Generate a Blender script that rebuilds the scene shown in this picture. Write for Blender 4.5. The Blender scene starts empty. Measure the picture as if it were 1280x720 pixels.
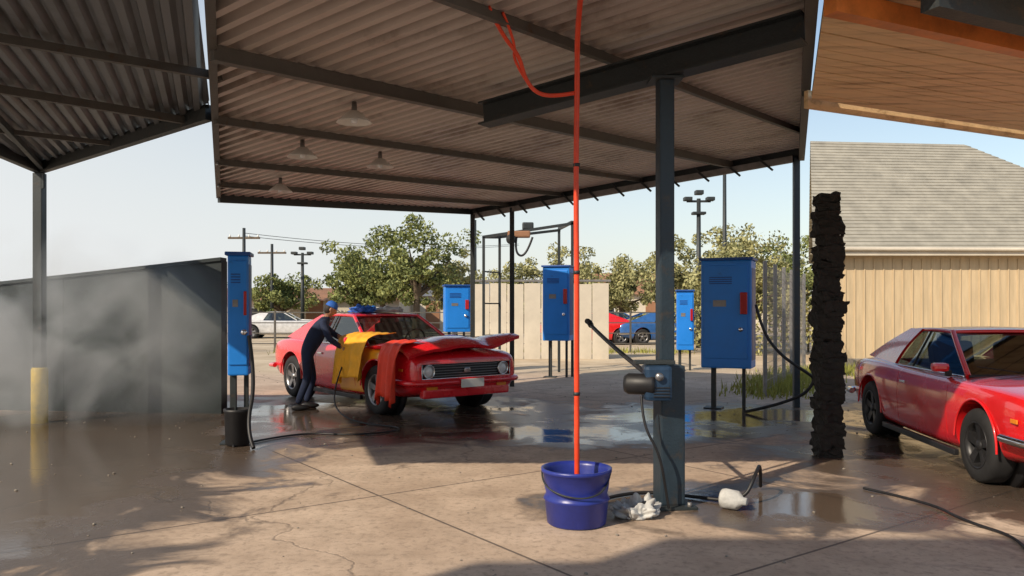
import bpy, bmesh, math, random
from mathutils import Vector, Matrix, noise
R=math.radians
random.seed(7)
scene=bpy.context.scene
COL=scene.collection

# ------------------------------------------------------------ materials
def nd(nt,t,**k):
    n=nt.nodes.new(t)
    for a,b in k.items(): setattr(n,a,b)
    return n
def mat(name,col,rough=.6,metal=0,var=.25,scale=6,bump=.0,bscale=40,coat=0,dirt=None,dirt_amt=.5,stretch=None):
    m=bpy.data.materials.new(name); m.use_nodes=True
    nt=m.node_tree; b=nt.nodes['Principled BSDF']; L=nt.links.new
    tc=nd(nt,'ShaderNodeTexCoord')
    src=tc.outputs['Object']
    if stretch:
        mp=nd(nt,'ShaderNodeMapping'); mp.inputs['Scale'].default_value=stretch
        L(src,mp.inputs[0]); src=mp.outputs[0]
    n=nd(nt,'ShaderNodeTexNoise'); n.inputs['Scale'].default_value=scale; n.inputs['Detail'].default_value=8; n.inputs['Roughness'].default_value=.65
    L(src,n.inputs['Vector'])
    cr=nd(nt,'ShaderNodeValToRGB')
    c2=dirt if dirt else tuple(c*(1-var) for c in col)
    c3=tuple(min(1,c*(1+var*.6)) for c in col)
    cr.color_ramp.elements[0].position=.3; cr.color_ramp.elements[0].color=(*c2,1)
    cr.color_ramp.elements[1].position=.72; cr.color_ramp.elements[1].color=(*c3,1)
    if dirt:
        e=cr.color_ramp.elements.new(.3+.25*dirt_amt); e.color=(*col,1)
    L(n.outputs['Fac'],cr.inputs[0]); L(cr.outputs[0],b.inputs['Base Color'])
    mr=nd(nt,'ShaderNodeMapRange'); mr.inputs['To Min'].default_value=max(0,rough-.12); mr.inputs['To Max'].default_value=min(1,rough+.15)
    L(n.outputs['Fac'],mr.inputs[0]); L(mr.outputs[0],b.inputs['Roughness'])
    b.inputs['Metallic'].default_value=metal
    if coat: b.inputs['Coat Weight'].default_value=coat; b.inputs['Coat Roughness'].default_value=.05
    if bump:
        n2=nd(nt,'ShaderNodeTexNoise'); n2.inputs['Scale'].default_value=bscale; n2.inputs['Detail'].default_value=6
        L(src,n2.inputs['Vector'])
        bp=nd(nt,'ShaderNodeBump'); bp.inputs['Strength'].default_value=bump; bp.inputs['Distance'].default_value=.02
        L(n2.outputs['Fac'],bp.inputs['Height']); L(bp.outputs[0],b.inputs['Normal'])
    return m
M={}
M['steel_dark']=mat('steel_dark',(.028,.034,.036),.5,.2,.5,9,.15,60,dirt=(.065,.048,.034),dirt_amt=.4)
M['steel_brown']=mat('steel_brown',(.085,.078,.068),.55,.1,.5,6,.15,60,dirt=(.09,.05,.028),dirt_amt=.4)
M['steel_col']=mat('steel_col',(.018,.032,.045),.45,.1,.5,7,.15,60,dirt=(.05,.04,.032),dirt_amt=.5)
M['galv']=mat('galv',(.26,.25,.24),.45,.5,.3,8)
M['roof_c']=mat('roof_c',(.50,.43,.385),.45,.15,.3,1.3,dirt=(.24,.175,.14),dirt_amt=.7)
M['roof_l']=mat('roof_l',(.15,.155,.165),.45,.25,.3,1.3,dirt=(.08,.075,.072),dirt_amt=.8)
M['timber']=mat('timber',(.84,.60,.32),.6,0,.3,2.2,.2,30,dirt=(.45,.27,.12),dirt_amt=.7,stretch=(.6,5,5))
M['orange_beam']=mat('orange_beam',(.85,.25,.05),.45,0,.4,4)
M['paint_red']=mat('paint_red',(.78,.012,.022),.25,0,.12,3,coat=1)
M['paint_red2']=mat('paint_red2',(.70,.014,.018),.24,0,.1,3,coat=1)
M['paint_orange']=mat('paint_orange',(.86,.36,.015),.35,0,.15,5,coat=.6)
M['cloth_yellow']=mat('cloth_yellow',(.88,.42,.02),.7,0,.2,6,.2,90)
M['cloth_red']=mat('cloth_red',(.80,.05,.015),.6,0,.15,6,.2,90)
M['chrome']=mat('chrome',(.75,.75,.76),.18,1,.1,10)
M['rubber']=mat('rubber',(.016,.016,.017),.75,0,.3,14,.1,80)
M['black']=mat('black',(.012,.012,.014),.5,0,.3,10)
M['rim']=mat('rim',(.28,.28,.29),.35,.8,.3,10)
M['rim_black']=mat('rim_black',(.03,.03,.032),.4,.4,.3,10)
M['blue']=mat('blue',(.012,.20,.66),.4,0,.22,2.5,.05,30,dirt=(.02,.12,.33),dirt_amt=.4)
M['blue_dk']=mat('blue_dk',(.01,.07,.28),.45,0,.3,3)
M['bucket']=mat('bucket',(.02,.035,.26),.36,0,.3,4,.05,30)
M['red_hose']=mat('red_hose',(.78,.06,.015),.4,0,.2,8)
M['white']=mat('white',(.75,.74,.70),.5,0,.15,5)
M['yellow']=mat('yellow',(.80,.58,.06),.5,0,.35,6)
M['lens']=mat('lens',(.75,.78,.8),.1,0,.1,30,coat=1)
M['amber']=mat('amber',(.8,.25,.02),.2,0,.1,30)
M['tail']=mat('tail',(.4,.01,.01),.2,0,.1,30)
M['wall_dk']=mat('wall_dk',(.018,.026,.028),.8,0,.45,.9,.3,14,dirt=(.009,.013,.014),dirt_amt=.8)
M['conc']=mat('conc',(.26,.23,.19),.8,0,.3,3,.3,30)
M['clad']=mat('clad',(.58,.45,.28),.75,0,.22,1.5,.1,10,stretch=(4,4,.5))
M['rooftile']=mat('rooftile',(.34,.32,.265),.8,0,.25,2.5,.2,12)
M['plaster']=mat('plaster',(.58,.52,.42),.8,0,.2,1)
M['rock']=mat('rock',(.02,.018,.015),.85,0,.6,9,.6,24)
M['bark']=mat('bark',(.12,.09,.06),.9,0,.4,6,.4,20)
M['cloth']=mat('cloth',(.012,.022,.06),.85,0,.4,14,.3,60)
M['cap']=mat('cap',(.02,.12,.50),.7,0,.2,12)
M['skin']=mat('skin',(.42,.22,.14),.55,0,.12,10)
M['hair']=mat('hair',(.02,.013,.01),.7)
M['grass']=mat('grass',(.30,.30,.06),.9,0,.4,3)
M['brown']=mat('brown',(.30,.15,.08),.8,0,.3,.5)
M['seat']=mat('seat',(.05,.04,.035),.7)
M['rag']=mat('rag',(.5,.5,.48),.85,0,.3,10,.4,30)
M['darkblue_metal']=mat('darkblue_metal',(.02,.05,.10),.4,.2,.4,8)
def leafmat(name,c1,c2):
    m=bpy.data.materials.new(name); m.use_nodes=True; nt=m.node_tree; b=nt.nodes['Principled BSDF']
    g=nd(nt,'ShaderNodeNewGeometry'); cr=nd(nt,'ShaderNodeValToRGB')
    n=nd(nt,'ShaderNodeTexNoise'); n.inputs['Scale'].default_value=1.2
    nt.links.new(g.outputs['Position'],n.inputs['Vector'])
    mx=nd(nt,'ShaderNodeMath',operation='ADD'); ms=nd(nt,'ShaderNodeMath',operation='MULTIPLY'); ms.inputs[1].default_value=.45
    nt.links.new(g.outputs['Random Per Island'],ms.inputs[0])
    nt.links.new(ms.outputs[0],mx.inputs[0]); nt.links.new(n.outputs['Fac'],mx.inputs[1])
    cr.color_ramp.elements[0].position=.4; cr.color_ramp.elements[1].position=.95
    cr.color_ramp.elements[0].color=(*c1,1); cr.color_ramp.elements[1].color=(*c2,1)
    nt.links.new(mx.outputs[0],cr.inputs[0]); nt.links.new(cr.outputs[0],b.inputs['Base Color'])
    b.inputs['Roughness'].default_value=.7
    return m
M['leaf']=leafmat('leaf',(.05,.08,.022),(.25,.27,.08))
M['leaf_hazed']=leafmat('leaf_hazed',(.13,.14,.05),(.40,.38,.17))  # yellow-green foliage, paled to put background haze into its colour
def glassmat():
    m=bpy.data.materials.new('glass'); m.use_nodes=True; nt=m.node_tree; nt.nodes.remove(nt.nodes['Principled BSDF'])
    t=nd(nt,'ShaderNodeBsdfTransparent'); t.inputs[0].default_value=(.40,.47,.45,1)
    g=nd(nt,'ShaderNodeBsdfGlossy'); g.inputs['Roughness'].default_value=.03; g.inputs[0].default_value=(.9,.95,.95,1)
    f=nd(nt,'ShaderNodeFresnel'); f.inputs[0].default_value=1.9
    mix=nd(nt,'ShaderNodeMixShader')
    nt.links.new(f.outputs[0],mix.inputs[0]); nt.links.new(t.outputs[0],mix.inputs[1]); nt.links.new(g.outputs[0],mix.inputs[2])
    nt.links.new(mix.outputs[0],nt.nodes['Material Output'].inputs[0]); return m
M['glass']=glassmat()

# ------------------------------------------------------------ mesh helpers
def mk(name,verts,faces,m=None,smooth=False,parent=None):
    me=bpy.data.meshes.new(name); me.from_pydata([tuple(v) for v in verts],[],faces); me.update()
    o=bpy.data.objects.new(name,me); COL.objects.link(o)
    if m: me.materials.append(M[m] if isinstance(m,str) else m)
    if smooth:
        for p in me.polygons: p.use_smooth=True
    if parent: o.parent=parent
    return o
def empty(name,loc=(0,0,0),rz=0):
    e=bpy.data.objects.new(name,None); COL.objects.link(e); e.location=loc; e.rotation_euler=(0,0,rz); e.empty_display_size=.2; return e
def frm(bm,name,m,parent=None,smooth=False,loc=None):
    bmesh.ops.recalc_face_normals(bm,faces=bm.faces[:])
    me=bpy.data.meshes.new(name); bm.to_mesh(me); bm.free()
    o=bpy.data.objects.new(name,me); COL.objects.link(o); me.materials.append(M[m])
    if smooth:
        for p in me.polygons: p.use_smooth=True
    if parent: o.parent=parent
    if loc: o.location=loc
    return o
def box(name,c,s,m,parent=None,bev=.01,rz=0,ry=0,rx=0):
    bm=bmesh.new(); bmesh.ops.create_cube(bm,size=1)
    bmesh.ops.scale(bm,vec=s,verts=bm.verts)
    if bev>0:
        b=min(bev,min(s)*.45)
        bmesh.ops.bevel(bm,geom=bm.edges[:],offset=b,segments=2,affect='EDGES',profile=.6)
    o=frm(bm,name,m,parent); o.location=c; o.rotation_euler=(rx,ry,rz); return o
def beam(name,a,b,w,h,m,parent=None,up=Vector((0,0,1))):
    a=Vector(a); b=Vector(b); d=(b-a); L=d.length; d.normalize()
    if abs(d.dot(up))>.98: up=Vector((0,1,0))
    s=d.cross(up).normalized(); u=s.cross(d)
    vs=[]
    for t in (0,L):
        for sx,sz in ((-1,-1),(1,-1),(1,1),(-1,1)):
            vs.append(a+d*t+s*sx*w/2+u*sz*h/2)
    return mk(name,vs,[(0,3,2,1),(4,5,6,7),(0,1,5,4),(1,2,6,5),(2,3,7,6),(3,0,4,7)],m,parent=parent)
def ibeam(name,a,b,w,h,m,parent=None):
    a=Vector(a); b=Vector(b); e=empty(name) if parent is None else None
    P=parent or e; t=.015
    beam('web',a,b,t,h-2*t,m,P)
    z=Vector((0,0,(h-t)/2)); beam('top_flange',a+z,b+z,w,t,m,P); beam('bottom_flange',a-z,b-z,w,t,m,P)
    return e
def tube(name,pts,r,m,parent=None,res=8,smooth_curve=True,cyc=False):
    cu=bpy.data.curves.new(name,'CURVE'); cu.dimensions='3D'; cu.bevel_depth=r; cu.bevel_resolution=3; cu.use_fill_caps=True
    if smooth_curve:
        s=cu.splines.new('NURBS'); s.points.add(len(pts)-1)
        for p,q in zip(s.points,pts): p.co=(*q,1)
        s.order_u=3; s.use_endpoint_u=True; s.resolution_u=res
    else:
        s=cu.splines.new('POLY'); s.points.add(len(pts)-1)
        for p,q in zip(s.points,pts): p.co=(*q,1)
    s.use_cyclic_u=cyc
    o=bpy.data.objects.new(name,cu); COL.objects.link(o); cu.materials.append(M[m])
    dg=bpy.context.evaluated_depsgraph_get(); dg.update()
    me=bpy.data.meshes.new_from_object(o.evaluated_get(dg)); bpy.data.objects.remove(o)
    o=bpy.data.objects.new(name,me); COL.objects.link(o)
    for p in me.polygons: p.use_smooth=True
    if parent: o.parent=parent
    return o
def lathe(name,prof,m,axis='Z',n=32,parent=None,loc=(0,0,0),smooth=True):
    vs=[];fs=[]
    for i in range(n):
        a=2*math.pi*i/n
        for r,z in prof:
            if axis=='Z': vs.append((r*math.cos(a),r*math.sin(a),z))
            else: vs.append((r*math.cos(a),z,r*math.sin(a)))
    k=len(prof)
    for i in range(n):
        for j in range(k-1):
            a=i*k+j; b=((i+1)%n)*k+j
            fs.append((a,b,b+1,a+1))
    bm=bmesh.new(); me=bpy.data.meshes.new('t'); me.from_pydata(vs,[],fs); bm.from_mesh(me)
    bmesh.ops.remove_doubles(bm,verts=bm.verts,dist=1e-5)
    o=frm(bm,name,m,parent,smooth); o.location=loc
    return o
def apply(o):
    dg=bpy.context.evaluated_depsgraph_get(); dg.update()
    me=bpy.data.meshes.new_from_object(o.evaluated_get(dg)); o.modifiers.clear(); o.data=me; return o
def autosmooth(o,ang=35):
    me=o.data
    for p in me.polygons: p.use_smooth=True
    bm=bmesh.new(); bm.from_mesh(me)
    for e in bm.edges:
        if len(e.link_faces)==2 and e.calc_face_angle(0)>R(ang): e.smooth=False
    bm.to_mesh(me); bm.free()

# ------------------------------------------------------------ camera, sun, sky
cam=bpy.data.cameras.new('camera'); co=bpy.data.objects.new('camera',cam); COL.objects.link(co)
co.location=(0,0,1.5); co.rotation_euler=(R(90),0,0); cam.lens=28.125; cam.sensor_width=36; cam.shift_y=25/1280; cam.clip_end=3000
scene.camera=co
EL=R(35); AZ=R(46)
S=Vector((-math.sin(AZ)*math.cos(EL),-math.cos(AZ)*math.cos(EL),math.sin(EL)))
sl=bpy.data.lights.new('sun','SUN'); sl.energy=5; sl.angle=R(.55); sl.color=(1,.86,.68)
so=bpy.data.objects.new('sun',sl); COL.objects.link(so); so.rotation_euler=S.to_track_quat('Z','Y').to_euler(); so.location=S*30
w=bpy.data.worlds.new('World'); scene.world=w; w.use_nodes=True
nt=w.node_tree; bg=nt.nodes['Background']; sk=nd(nt,'ShaderNodeTexSky',sky_type='NISHITA'); sk.sun_disc=False
sk.sun_elevation=EL; sk.sun_rotation=math.atan2(S.x,S.y); sk.dust_density=1.0; sk.air_density=1.2
tcw=nd(nt,'ShaderNodeTexCoord'); sx=nd(nt,'ShaderNodeSeparateXYZ'); nt.links.new(tcw.outputs['Generated'],sx.inputs[0])
def wm(op,a,b,cl=False):
    n=nd(nt,'ShaderNodeMath',operation=op); n.use_clamp=cl
    for i,v in enumerate((a,b)):
        if isinstance(v,(int,float)): n.inputs[i].default_value=v
        else: nt.links.new(v,n.inputs[i])
    return n.outputs[0]
fz=wm('SUBTRACT',.80,wm('MULTIPLY',sx.outputs['Z'],1.6)); fx=wm('MULTIPLY',sx.outputs['X'],-.62)
ff=wm('ADD',fz,fx); ff=wm('MAXIMUM',ff,.08); ff=wm('MINIMUM',ff,.96)
mxw=nd(nt,'ShaderNodeMix',data_type='RGBA'); nt.links.new(ff,mxw.inputs[0]); nt.links.new(sk.outputs[0],mxw.inputs[6]); mxw.inputs[7].default_value=(5.45,5.6,5.65,1)
nt.links.new(mxw.outputs[2],bg.inputs[0]); bg.inputs[1].default_value=.15
scene.view_settings.view_transform='Standard'; scene.view_settings.look='None'; scene.view_settings.exposure=0

# ------------------------------------------------------------ ground
def groundmat():
    m=bpy.data.materials.new('ground'); m.use_nodes=True; nt=m.node_tree; b=nt.nodes['Principled BSDF']; L=nt.links.new
    g=nd(nt,'ShaderNodeNewGeometry'); pos=g.outputs['Position']
    def noi(sc,det=8,ro=.6,dist=0):
        n=nd(nt,'ShaderNodeTexNoise'); n.inputs['Scale'].default_value=sc; n.inputs['Detail'].default_value=det; n.inputs['Roughness'].default_value=ro; n.inputs['Distortion'].default_value=dist
        L(pos,n.inputs['Vector']); return n.outputs['Fac']
    def ramp(f,a,b_,ca=(0,0,0,1),cb=(1,1,1,1)):
        r=nd(nt,'ShaderNodeValToRGB'); r.color_ramp.elements[0].position=a; r.color_ramp.elements[1].position=b_
        r.color_ramp.elements[0].color=ca; r.color_ramp.elements[1].color=cb; L(f,r.inputs[0]); return r.outputs[0]
    def mth(op,a,b_,clamp=False):
        n=nd(nt,'ShaderNodeMath',operation=op); n.use_clamp=clamp
        for i,v in enumerate((a,b_)):
            if isinstance(v,(int,float)): n.inputs[i].default_value=v
            else: L(v,n.inputs[i])
        return n.outputs[0]
    def mix(f,a,b_):
        n=nd(nt,'ShaderNodeMix',data_type='RGBA')
        L(f,n.inputs[0])
        for i,v in ((6,a),(7,b_)):
            if isinstance(v,tuple): n.inputs[i].default_value=v
            else: L(v,n.inputs[i])
        return n.outputs[2]
    big=noi(.55,5,.6,.6); fine=noi(18,10,.7); med=noi(3,8,.65)
    base=ramp(big,.35,.68,(.44,.325,.235,1),(.63,.49,.37,1))
    base=mix(ramp(med,.30,.62,(.5,.5,.5,1),(0,0,0,1)),base,(.25,.18,.125,1))
    base=mix(ramp(fine,.36,.5,(.5,.5,.5,1),(0,0,0,1)),base,(.20,.15,.11,1))
    def blob(cx,cy,rx,ry,soft=.5):
        mp=nd(nt,'ShaderNodeMapping'); mp.inputs['Location'].default_value=(-cx/rx,-cy/ry,0); mp.inputs['Scale'].default_value=(1/rx,1/ry,0)
        L(pos,mp.inputs[0]); ln=nd(nt,'ShaderNodeVectorMath',operation='LENGTH'); L(mp.outputs[0],ln.inputs[0])
        return mth('SUBTRACT',1.0,ln.outputs['Value'])
    wet=blob(-2.4,11.2,4.4,3.1)  # wet floor; also paints in the dark shadow band before the car
    wet=mth('MAXIMUM',wet,mth('MULTIPLY',blob(-5.6,6.9,3.8,7.0),1.9))
    for a in ((5.2,7.5,3.2,3.6),(2.1,6.1,1.9,.9),(.5,9.6,3.2,1.1),(3.2,11,3.8,1.8)):
        wet=mth('MAXIMUM',wet,blob(*a))
    wn=mth('ADD',wet,mth('MULTIPLY',mth('SUBTRACT',noi(1.3,7,.62,.8),.5),1.9))
    wet_shade_m=ramp(wn,.0,.26)
    puddle=ramp(wn,.46,.66)
    wet_shade_col=mix(big,(.035,.030,.027,1),(.105,.072,.05,1))
    col=mix(mth('MULTIPLY',wet_shade_m,.92),base,wet_shade_col)
    mp=nd(nt,'ShaderNodeMapping'); mp.inputs['Rotation'].default_value=(0,0,R(-36)); L(pos,mp.inputs[0])
    br=nd(nt,'ShaderNodeTexBrick'); br.offset=0; br.inputs['Scale'].default_value=1; br.inputs['Brick Width'].default_value=2.9; br.inputs['Row Height'].default_value=2.9
    br.inputs['Mortar Size'].default_value=.012; br.inputs['Mortar Smooth'].default_value=.3
    L(mp.outputs[0],br.inputs[0])
    vo=nd(nt,'ShaderNodeTexVoronoi',feature='DISTANCE_TO_EDGE'); vo.inputs['Scale'].default_value=.21
    dn=nd(nt,'ShaderNodeTexNoise'); dn.inputs['Scale'].default_value=1.5; dn.inputs['Detail'].default_value=8; L(pos,dn.inputs['Vector'])
    va=nd(nt,'ShaderNodeVectorMath',operation='ADD'); L(pos,va.inputs[0])
    vs=nd(nt,'ShaderNodeVectorMath',operation='SCALE'); vs.inputs['Scale'].default_value=.9; L(dn.outputs['Color'],vs.inputs[0]); L(vs.outputs[0],va.inputs[1]); L(va.outputs[0],vo.inputs['Vector'])
    crack=ramp(vo.outputs['Distance'],.0008,.0030,(1,1,1,1),(0,0,0,1))
    lines=mth('MAXIMUM',mth('MULTIPLY',br.outputs['Fac'],.75),mth('MULTIPLY',crack,.4))
    col=mix(lines,col,(.05,.04,.035,1))
    sp=nd(nt,'ShaderNodeSeparateXYZ'); L(pos,sp.inputs[0])
    far=ramp(mth('ADD',mth('MULTIPLY',mth('SUBTRACT',sp.outputs['Y'],17),.12),mth('MULTIPLY',noi(.3),.6)),.3,.6)
    dirt=ramp(noi(.5,9,.7),.35,.65,(.34,.26,.17,1),(.60,.50,.36,1))
    col=mix(far,col,dirt)
    L(col,b.inputs['Base Color'])
    ro=mth('SUBTRACT',.82,mth('MULTIPLY',wet_shade_m,.50)); ro=mth('SUBTRACT',ro,mth('MULTIPLY',puddle,.26)); ro=mth('ADD',ro,mth('MULTIPLY',far,.3),True)
    L(ro,b.inputs['Roughness'])
    h=mth('ADD',mth('MULTIPLY',fine,.35),mth('MULTIPLY',med,.7)); h=mth('SUBTRACT',h,mth('MULTIPLY',lines,.8))
    bp=nd(nt,'ShaderNodeBump'); bp.inputs['Distance'].default_value=.02; L(h,bp.inputs['Height'])
    L(mth('SUBTRACT',.5,mth('MULTIPLY',puddle,.42)),bp.inputs['Strength'])
    L(bp.outputs[0],b.inputs['Normal'])
    return m
g=mk('ground',[(-900,-300,0),(900,-300,0),(900,1500,0),(-900,1500,0)],[(0,1,2,3)],groundmat())

# ------------------------------------------------------------ canopies
def zmain(x,y): return 3.47+.093*(x+.8)+.0096*(y-16)
def corrugated(name,poly,zf,rib,pitch,amp,m,parent):
    rib=Vector((rib[0],rib[1])).normalized(); nrm=Vector((-rib.y,rib.x))
    poly=[Vector(p) for p in poly]; us=[p.dot(nrm) for p in poly]; u0,u1=min(us)+.002,max(us)-.002
    k=8; step=pitch/k; n=int((u1-u0)/step)
    vs=[];fs=[];prev=None
    for i in range(n+1):
        u=u0+(u1-u0)*i/n; ts=[]
        for j in range(len(poly)):
            a=poly[j]; b=poly[(j+1)%len(poly)]; da=a.dot(nrm)-u; db=b.dot(nrm)-u
            if (da<0)!=(db<0):
                f=da/(da-db); ts.append((a+(b-a)*f).dot(rib))
        if len(ts)<2: prev=None; continue
        t0,t1=min(ts),max(ts)
        ph=(i%k)/k; pr=1 if .1<ph<.45 else (0 if ph>=.6 or ph==0 else .5)
        idx=len(vs)
        for t in (t0,t1):
            p=nrm*u+rib*t; vs.append((p.x,p.y,zf(p.x,p.y)+amp*pr))
        if prev is not None: fs.append((prev,prev+1,idx+1,idx))
        prev=idx
    return mk(name,vs,fs,m,parent=parent)
D1=Vector((.594,.803)); D2=Vector((-.8,.597)); C=Vector((-.8,16))
main=empty('steel_canopy')
polyM=[(-.8,16),(4.4,12.15),(1.7,4.5),(-1.7,4.5),(-4.2,11.45)]
corrugated('roof_sheet',polyM,zmain,D2,.165,.07,'roof_c',main)
mk('roof_top_skin',[(x,y,zmain(x,y)+.09) for x,y in polyM],[(0,1,2,3,4)],'galv',parent=main)
def clipline(p,d,poly):
    ts=[]; p=Vector(p); d=Vector(d)
    for j in range(len(poly)):
        a=Vector(poly[j]); b=Vector(poly[(j+1)%len(poly)]); e=b-a
        den=d.x*e.y-d.y*e.x
        if abs(den)<1e-9: continue
        t=((a.x-p.x)*e.y-(a.y-p.y)*e.x)/den; s=((a.x-p.x)*d.y-(a.y-p.y)*d.x)/den
        if -1e-6<=s<=1+1e-6: ts.append(t)
    return (p+d*min(ts),p+d*max(ts)) if len(ts)>1 else None
def zp(q,off,zf=zmain): return Vector((q.x,q.y,zf(q.x,q.y)+off))
for i,b in enumerate((.95,2.2,3.8,5.4,7.0,8.6,10.2)):
    r=clipline(C-D2*b,D1,polyM)
    if r:
        big = i in (3,)
        h=.10 if big else .06
        beam('purlin_%d'%i,zp(r[0],-h/2-.004),zp(r[1],-h/2-.004),.04,h,'steel_brown' ,main)
        beam('purlin_lip_%d'%i,zp(r[0],-h-.009),zp(r[1],-h-.009),.075 if big else .05,.010,'steel_brown' ,main)
def edge(a,b,h,m,name,wd=.06,off=0):
    a=Vector(a);b=Vector(b); beam(name,zp(a,-h/2+.10+off),zp(b,-h/2+.10+off),wd,h,m,main)
edge(polyM[4],polyM[0],.20,'steel_dark','eave_beam')
edge(polyM[0],polyM[1],.27,'steel_dark','gutter')
edge((-.75,15.85),(4.25,12.1),.10,'galv','gutter_lip',.05,-.2)
edge(polyM[1],polyM[2],.28,'steel_brown','verge_beam_a',.08)
edge(polyM[3],polyM[4],.14,'steel_brown','verge_beam_b',.06)
for i in range(12):
    f=i/12; a=Vector((-.75,15.8)).lerp(Vector((4.2,12.1)),f); b=Vector((-.75,15.8)).lerp(Vector((4.2,12.1)),f+1/24)
    beam('lattice_%d'%i,zp(a,-.02),zp(b,-.27),.03,.03,'steel_dark',main)
t0,t1=1.75,-1.05
cb=Vector((1.15,6.07))
a=cb+D2*t0; b=cb+D2*t1
ibeam('b',zp(a,-.22),zp(b,-.22),.17,.20,'steel_dark',main)
colm=empty('steel_column',(1.16,6.07,0))
zt=zmain(1.16,6.07)-.33
ibx=box('shaft',(0,0,(zt+1.05)/2),(.115,.12,zt-1.05),'steel_col',colm,.012,rz=R(8))
box('base_casing',(.03,0,.545),(.19,.2,1.05),'steel_col',colm,.015,rz=R(8))
box('base_plate',(.03,0,.012),(.34,.32,.024),'steel_dark',colm,.004,rz=R(8))
for sx_ in (-1,1):
    for sy in (-1,1): lathe('anchor_bolt',[(0,.055),(.016,.055),(.018,.02),(0,.02)],'galv',n=8,parent=colm,loc=(.03+sx_*.13,sy*.125,0))
box('cap_plate',(0,0,zt+.0),(.24,.22,.02),'steel_dark',colm,.003)
mo=empty('pump_motor',(1.05,5.92,.95))
box('housing',(.02,0,0),(.2,.2,.26),'darkblue_metal',mo,.03)
lathe('motor_barrel',[(0,-.12),(.07,-.12),(.078,-.10),(.078,.08),(.06,.11),(0,.11)],'black','Y',24,mo,(-.11,-.02,-.01)).rotation_euler=(0,0,R(70))
box('bracket',(.0,0,.15),(.3,.1,.03),'steel_dark',mo,.005)
lathe('gauge',[(0,-.02),(.03,-.02),(.03,.02),(0,.02)],'rim','Y',16,mo,(.02,-.11,.05))
for k in range(4): box('fin_%d'%k,(.04,-.102,-.03-k*.022),(.12,.01,.008),'black',mo,.002)
tube('cable',[(-.1,-.05,-.1),(-.10,-.1,-.3),(.02,-.12,-.5),(.08,-.06,-.8),(.1,-.05,-.92)],.010,'black',mo)
la=empty('spray_lance')
tube('lance',[(1.02,6.0,1.0),(.90,7.2,1.15),(.82,8.3,1.32)],.02,'black',la)
tube('grip',[(.82,8.3,1.32),(.81,8.4,1.36),(.8,8.5,1.36)],.03,'rubber',la)
for i,(x,y) in enumerate(((-.78,15.85),(.0,15.3),(4.3,12.1))):
    box('post_%d'%i,(x,y,zmain(x,y)/2-.06),(.09,.09,zmain(x,y)-.12),'steel_dark' if i<2 else 'steel_col',main,.01)
for x,y in ((-1.4,7.1),(-2.2,8.4),(-1.55,9.4),(-3.04,10.5)):
    z=zmain(x,y)
    e=empty('ceiling_lamp',(x,y,z-.1),0)
    lathe('shade',[(.02,.02),(.05,.015),(.15,-.075),(.158,-.085),(.145,-.08),(.04,-.005),(0,.0)],'white',n=28,parent=e)
    lathe('socket',[(0,.1),(.022,.1),(.026,.02),(.026,-.03),(0,-.03)],'galv',n=14,parent=e)
    lathe('bulb',[(0,-.03),(.02,-.035),(.035,-.065),(.02,-.09),(0,-.095)],'lens',n=14,parent=e)

# left canopy
lc=empty('side_canopy')
def zl(x,y): return 3.35-.012*(x+4)
polyL=[(-2.78,7.35),(-6.2,10.5),(-5.75,8.2),(-4.6,4.4),(-1.75,4.4)]
corrugated('roof_sheet',polyL,zl,(-.35,.94),.13,.05,'roof_l',lc)
mk('roof_top_skin',[(x,y,zl(x,y)+.07) for x,y in polyL],[(0,1,2,3,4)],'galv',parent=lc)
def le(a,b,wd,h,off,m='steel_dark'):
    a=Vector(a);b=Vector(b); beam('steel_member',zp(a,off,zl),zp(b,off,zl),wd,h,m,lc)
le(polyL[0],polyL[1],.08,.14,-.04); le(polyL[1],polyL[2],.08,.14,-.04); le(polyL[2],polyL[3],.08,.13,-.04)
le((-5.5,5.4),(-3.1,7.65),.05,.07,-.05,'steel_brown')
le((-5.75,7.9),(-4.4,8.85),.04,.05,-.04,'steel_brown')
le((-4.6,4.5),(-2.2,6.2),.05,.06,-.045,'steel_brown')
le((-6.05,10.3),(-3.6,4.6),.05,.07,-.06)
pc=empty('canopy_post',(-6.17,10.45,0))
box('shaft',(0,0,1.64),(.12,.12,3.24),'steel_dark',pc,.01)
lathe('yellow_sleeve',[(0,0),(.10,0),(.10,.70),(.085,.725),(0,.725)],'yellow',n=24,parent=pc)
box('gusset',(0.0,0,3.15),(.3,.02,.2),'steel_dark',pc,.004,rz=R(-40))

# right timber canopy
tc=empty('timber_canopy')
polyT=[(2.75,7.35),(8.8,10.2),(8.8,4.4),(1.75,4.4)]
dirT=Vector((6.05,2.85)).normalized(); nT=Vector((-dirT.y,dirT.x))
i=0; s=-7.2
while s<0:
    wdt=.135
    pts=[]
    for ss in (s,s+wdt-.012):
        r=clipline(Vector((2.75,7.35))+nT*ss,dirT,polyT)
        pts.append(r)
    if pts[0] and pts[1]:
        zz=3.40+random.uniform(-.004,.004)
        (a,b),(c,d)=pts
        vs=[(a.x,a.y,zz),(b.x,b.y,zz),(d.x,d.y,zz),(c.x,c.y,zz),(a.x,a.y,zz+.03),(b.x,b.y,zz+.03),(d.x,d.y,zz+.03),(c.x,c.y,zz+.03)]
        mk('plank_%d'%i,vs,[(0,3,2,1),(4,5,6,7),(0,1,5,4),(1,2,6,5),(2,3,7,6),(3,0,4,7)],'timber',parent=tc); i+=1
    s+=wdt
mk('roof_deck',[(x,y,3.46) for x,y in polyT],[(0,1,2,3)],'steel_dark',parent=tc)
beam('fascia',(2.72,7.40,3.43),(8.8,10.26,3.43),.05,.16,'timber',tc)
beam('fascia_trim',(2.72,7.45,3.50),(8.8,10.31,3.50),.05,.05,'steel_dark',tc)
o1=Vector((2.75,7.35))+nT*-1.95
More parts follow.
